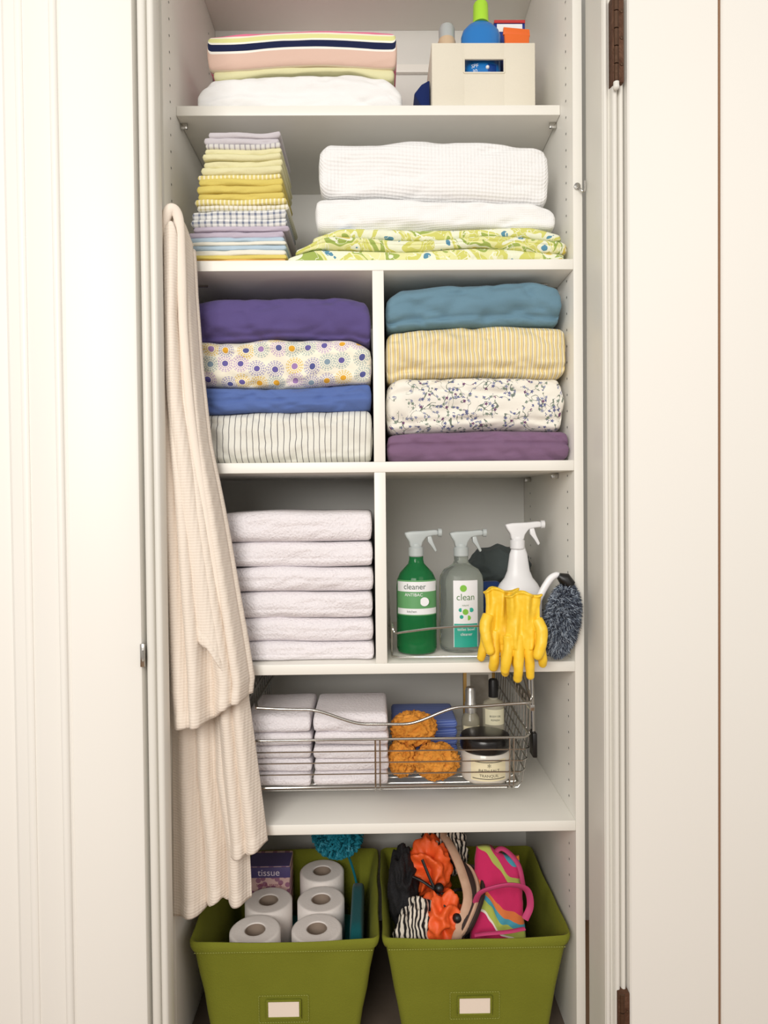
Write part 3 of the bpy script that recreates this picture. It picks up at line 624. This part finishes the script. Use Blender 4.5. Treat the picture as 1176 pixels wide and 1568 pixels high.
# ---------------------------------------------------------------- fabric bins
def fbin(x0,x1,cx_lab,sd):
    B=empty('fabric_bin')
    gm=plain('olive_canvas_%d'%sd,(.455,.47,.09),.9,0,(450,.6,.0015),.03,vs=9)
    def ring(x0,x1,y0,y1,z,r,n=6,bow=0):
        P=[]
        cs=[(x1-r,y1-r,0),(x0+r,y1-r,PI/2),(x0+r,y0+r,PI),(x1-r,y0+r,1.5*PI)]
        for ci,(cx,cy,a0) in enumerate(cs):
            for k in range(n+1):
                a=a0+PI/2*k/n; P.append([cx+r*math.cos(a),cy+r*math.sin(a),z])
            nx_=cs[(ci+1)%4]; a1=a0+PI/2
            A=Vector((cx+r*math.cos(a1),cy+r*math.sin(a1),0)); Bv=Vector((nx_[0]+r*math.cos(nx_[2]),nx_[1]+r*math.sin(nx_[2]),0))
            for k in range(1,14): p=A.lerp(Bv,k/14); P.append([p.x,p.y,z])
        for p in P:
            fx=(p[0]-(x0+x1)/2)/((x1-x0)/2)
            if p[1]<y0+.02: p[1]-=bow*(1-fx*fx); p[2]-=.003*(1-fx*fx)*(1 if z>.2 else 0)
            p[2]+=.0025*noise.noise(Vector((p[0]*9,p[1]*9,sd)))*(1 if z>.2 else 0)
            p[1]+=.003*noise.noise(Vector((p[0]*12,z*14,sd+3)))
            p[0]+=.0035*noise.noise(Vector((p[1]*12,z*14,sd+6)))
        return P
    zr=.268; zb=.0315; tx=.044; ty=.010
    def R_(z,off,ext=0):
        t=max(0,(zr-z)/(zr-zb)); t=t**.85
        return ring(x0+tx*t+off,x1-tx*t-off,0.004+ty*t+off,.345-ty*.6*t-off,z,.014,bow=.004)
    spec=[(zb,0),(zb+.04,0),(.12,0),(.16,0),(.20,0),(.235,0),(.2495,0),(.2505,-.0035),(.258,-.0042),(.266,-.003),(.269,.0),(.266,.005),(.24,.006),(.2,.006),(.15,.006),(.10,.006),(.04,.006)]
    m=MB(); vs=[];
    for z,o in spec: vs+=R_(z,o)
    n=len(vs)//len(spec)
    f=[(i*n+k,i*n+(k+1)%n,(i+1)*n+(k+1)%n,(i+1)*n+k) for i in range(len(spec)-1) for k in range(n)]
    f+=[tuple(range(n-1,-1,-1)),tuple((len(spec)-1)*n+k for k in range(n))]
    m.add(vs,f); m.build('bin_body',gm,B,60)
    m=MB(); zl=.133; yl=lambda z: .004+ty*((zr-z)/(zr-zb))**.85-.0042
    def dash(a,b):
        a=Vector(a);b=Vector(b);L_=(b-a).length;n=int(L_/.005)
        for i in range(n): m.tube([a.lerp(b,(i+.15)/n),a.lerp(b,(i+.8)/n)],.0006,0,5)
    c=cx_lab; w,h=.048,.027
    for dx0,dz0,dx1,dz1 in ((-w,h,w,h),(-w,-h,w,-h),(-w,-h,-w,h),(w,-h,w,h)):
        dash((c+dx0,yl(zl+dz0)-.0025,zl+dz0),(c+dx1,yl(zl+dz1)-.0025,zl+dz1))
    dash((x0+.01,-.004,.2505),(x1-.01,-.004,.2505)); 
    m.build('stitching',plain('olive_thread_%d'%sd,(.60,.62,.30),.8),B)
    m=MB()
    Mx=Matrix.Translation((c,yl(zl)-.0025,zl))@Matrix.Rotation(math.atan2(ty,zr-zb)*.9,4,'X')
    w2,h2=.031,.0165
    for a in ((-w2-.003,w2+.003,h2-.001,h2+.003),(-w2-.003,w2+.003,-h2-.003,-h2+.001)): m.box(a[0],a[1],-.0025,.002,a[2],a[3],0,.0008,1,Mx)
    for a in ((-w2-.003,-w2+.001),(w2-.001,w2+.003)): m.box(a[0],a[1],-.0025,.002,-h2,h2,0,.0008,1,Mx)
    m.box(-w2,w2,-.0008,.0015,-h2,h2,1,0,1,Mx)
    m.build('label_holder',[gm,plain('label_card_%d'%sd,(.95,.89,.83),.7)],B)
fbin(-.368,-.003,-.1875,1); fbin(.006,.371,.184,2)
tp=plain('tissue_paper',(.93,.90,.88),1,0,(250,.5,.001),.012); core=plain('cardboard_core',(.60,.53,.47),.9)
b=empty('teal_towel'); fold('towel_1',cloth('teal_cloth',(.10,.50,.52)),b,-.31,-.062,.042,.092,.035,.27,2.3,.02,.002,81,nx=40)
fold('towel_2',cloth('teal_cloth1',(.10,.50,.52)),b,-.315,-.058,.093,.140,.035,.27,2.3,.02,.002,83,nx=40)
b=empty('teal_hand_towel'); fold('towel_corner',cloth('teal_cloth2',(.08,.34,.36)),b,-.062,-.034,.144,.246,.05,.22,2.2,.008,.004,82,nx=30)
for (x,y,zt) in ((-.254,.074,.246),(-.128,.073,.247),(-.243,.179,.244),(-.128,.178,.245),(-.134,.283,.250)):
    r=empty('toilet_paper_roll'); m=MB(); z0=zt-.1; ro=.0515
    prof=[(.020,.004),(.0205,.0),(ro-.003,0),(ro,.003),(ro,.097),(ro-.003,.0995)]
    for k in range(7): rr=ro-.005-k*.004; prof+=[(rr,.1002-(.0008 if k%2 else 0))]
    prof+=[(.0212,.0995),(.0205,.097),(.0200,.004)]
    m.lathe(prof,x,y,z0,0,48,cap=False)
    m.lathe([(.0202,.0),(.0202,.0985),(.0192,.0985),(.0192,.0)],x,y,z0,1,32,cap=False)
    m.build('roll',[tp,core],r,60)
b=empty('tissue_box'); m=MB(); m.box(-.300,-.205,.242,.312,.144,.284,0,.002); m.box(-.302,-.203,.2405,.243,.258,.282,1,.0005); m.box(-.300,-.205,.242,.3,.2835,.2848,1,0)
m.text('tissue',.022,-.252,.263,2,None,.2400); m.text('soft & strong',.011,-.252,.238,3,None,.2415)
g=G('box_print',.5)
sx_=g.n('ShaderNodeSeparateXYZ'); g.nt.links.new(g.tc.outputs['Object'],sx_.inputs[0])
V=g.vor(g.comb(sx_.outputs[0],sx_.outputs[2]),60,1)
g.col(g.mix(g.m('LESS_THAN',V.outputs['Distance'],.35),(.86,.72,.70),(.62,.42,.52)))
m.build('box',[g.mat,plain('violet_print',(.36,.32,.52),.5),plain('box_white',(.95,.9,.95),.5),plain('box_ink',(.55,.25,.35),.5)],b)
b=empty('mesh_bath_pouf'); m=MB(); RR=random.Random(9)
for i in range(260):
    n=Vector((RR.gauss(0,1),RR.gauss(0,1),RR.gauss(0,1))).normalized(); a=n.orthogonal().normalized(); c=n.cross(a); c0=Vector((-.094,.255,.348)); P=[]
    for k in range(13):
        t=k/12*PI*2; q=n*(.036+.012*math.cos(3*t))+ (a*math.cos(t)+c*math.sin(t))*.018; P.append(c0+Vector((q.x*1.15,q.y,q.z)))
    m.tube(P,.0034,0,5,flat=.25)
m.tube([(-.09,.270,.315),(-.072,.29,.28),(-.055,.320,.2),(-.055,.325,.16)],.003,0,8,smooth=4)
m.build('pouf',plain('teal_mesh',(.10,.50,.58),.6),b)
# beach things in right bin
b=empty('beach_towel')
fold('towel_1',cloth('dark_beach_towel',(.18,.16,.22)),b,.060,.320,.042,.100,.035,.27,2.3,.03,.004,91,nx=40)
fold('towel_2',cloth('dark_beach_towel2',(.16,.14,.20)),b,.055,.325,.101,.165,.035,.27,2.3,.03,.004,92,nx=40)
b=empty('zebra_swimsuit')
g=G('zebra',.8); w=g.n('ShaderNodeTexWave'); g.nt.links.new(g.tc.outputs['Object'],w.inputs['Vector']); w.inputs['Scale'].default_value=38; w.inputs['Distortion'].default_value=7; w.inputs['Detail Scale'].default_value=.8
g.col(g.mix(g.m('GREATER_THAN',w.outputs['Fac'],.5),(.07,.05,.05),(.88,.84,.78)))
blob('fabric_lower',g.mat,b,(.080,.060,.240),(.046,.036,.065),.32,1.8,2); blob('fabric_upper',g.mat,b,(.145,.205,.335),(.05,.045,.05),.32,2,5)
b=empty('orange_drawstring_bag'); og=plain('orange_nylon',(.91,.36,.13),.55,0,(200,.3,.002),.04)
blob('bag_upper',og,b,(.112,.150,.325),(.040,.045,.054),.5,1.6,7); blob('bag_lower',og,b,(.126,.062,.262),(.038,.036,.055),.5,1.5,11)
m=MB(); m.tube([(.07,.09,.34),(.09,.08,.335),(.13,.07,.315),(.16,.075,.32),(.18,.09,.31)],.003,0,8,smooth=5); m.tube([(.09,.10,.37),(.11,.075,.33),(.135,.05,.295),(.16,.04,.285)],.003,0,8,smooth=5)
for c_ in ((.122,.068,.328),(.155,.035,.286)): m.ball(c_,.010)
m.build('cord_toggles',blackp,b)
b=empty('black_mesh_bag'); blob('mesh_bag',plain('black_mesh',(.06,.055,.07),.8,0,(400,1,.002)),b,(.051,.14,.29),(.030,.060,.080),.24,2,14)
b=empty('tan_striped_sandal')
tanp=plain('tan_band',(.76,.62,.52),.8,0,None,.06,vs=60); br_=plain('dark_brown',(.20,.14,.12),.8)
m=MB()
for i,(dx,mi) in enumerate(((0,0),(.014,1),(.026,0),(.038,1))):
    m.tube([(.150+dx*.3,.03+dx*.5,.24),(.160+dx*.6,.03,.275),(.178+dx*.9,.05+dx*.6,.315),(.172+dx*.9,.09+dx,.345-dx*.4),(.158+dx*.4,.14,.368-dx),(.14,.19,.38-dx)],.010,mi,10,smooth=6,flat=.5)
m.build('straps',[tanp,br_],b)
b=empty('striped_beach_tote')
vs=[];f=[];uv=[]; nu,nv=30,44
def tote(s,t,side):
    x=.180+.115*s+ t*.028*(1-s*.9); z=.215+.165*t - .02*s*t+.012*t*math.sin(PI*s*2)*.5; y=.045+.085*t
    pf=max(0,math.sin(PI*s))**.5*max(0,math.sin(PI*(t*.9+.05)))**.5
    w=noise.noise(Vector((s*3,t*4,side*3)))*.018+noise.noise(Vector((s*7,t*9,side*5)))*.006
    return (x+w*.3,y+side*(.022*pf+.002)+w*.8*pf,z+w*.4)
for side in (-1,1):
    for j in range(nv+1):
        for i in range(nu+1): vs.append(tote(i/nu,j/nv,side)); uv.append((i/nu,j/nv+.36*i/nu))
w=nu+1; o1=(nu+1)*(nv+1)
for j in range(nv):
    for i in range(nu): 
        a=j*w+i; f.append((a,a+1,a+w+1,a+w)); f.append((o1+a,o1+a+w,o1+a+w+1,o1+a+1))
for i in range(nu): f.append((i,o1+i,o1+i+1,i+1)); a=nv*w+i; f.append((a,a+1,o1+a+1,o1+a))
for j in range(nv): a=j*w; f.append((a,a+w,o1+a+w,o1+a)); a=j*w+nu; f.append((a,o1+a,o1+a+w,a+w))
me=bpy.data.meshes.new('tote_body'); me.from_pydata(vs,[],f); ul=me.uv_layers.new(name='UVMap')
for l in me.loops: ul.data[l.index].uv=uv[l.vertex_index]
me.materials.append(bands('tote_stripes',[(0,(.78,.18,.38)),(.30,(.90,.86,.82)),(.315,(.68,.72,.34)),(.40,(.30,.60,.68)),(.46,(.85,.47,.26)),(.52,(.78,.18,.38)),(.74,(.68,.72,.36)),(.82,(.80,.20,.42)),(.90,(.30,.62,.70)),(.96,(.86,.5,.2))],0,1.36)); me.shade_smooth(); link(bpy.data.objects.new('tote_body',me),b)
m=MB()
m.tube([(.192,.055,.300),(.200,.035,.335),(.225,.025,.352),(.262,.03,.354),(.296,.045,.335),(.304,.05,.300),(.292,.045,.275)],.0072,0,10,smooth=6,flat=.5)
m.tube([(.235,.12,.36),(.262,.13,.375),(.292,.11,.352),(.300,.09,.31)],.0065,0,10,smooth=6,flat=.5)
m.tube([(.188,.018,.262),(.21,.010,.270),(.25,.008,.274),(.285,.02,.272)],.0055,0,10,smooth=5,flat=.5)
m.build('tote_handles',plain('magenta_webbing',(.76,.24,.44),.7,0,(300,.4,.001)),b)

# ---------------------------------------------------------------- light, world, camera
w=bpy.data.worlds.new('world'); S.world=w; w.use_nodes=True
w.node_tree.nodes['Background'].inputs[0].default_value=(1,.955,.90,1); w.node_tree.nodes['Background'].inputs[1].default_value=.52
def area(name,loc,target,size,power,col):
    l=bpy.data.lights.new(name,'AREA'); l.size=size; l.energy=power; l.color=col
    o=bpy.data.objects.new(name,l); link(o); o.location=loc
    o.rotation_euler=(Vector(target)-Vector(loc)).to_track_quat('-Z','Y').to_euler(); return o
area('window_light',(-.7,-2.6,1.85),(0.05,0,1.1),1.3,56,(1,.965,.915))
area('room_light',(1.3,-2.4,2.2),(0,0,1.0),1.2,10,(1,.93,.85))
cam=bpy.data.cameras.new('camera'); co=bpy.data.objects.new('camera',cam); link(co)
cam.lens=23.88; cam.sensor_width=36; cam.clip_start=.02
M_=Matrix.Translation((0,-1.3,1.12))@Matrix.Rotation(-.0125,4,'Z')@Matrix.Rotation(PI/2-.0182,4,'X')@Matrix.Rotation(-.0095,4,'Z')
co.matrix_world=M_
S.camera=co
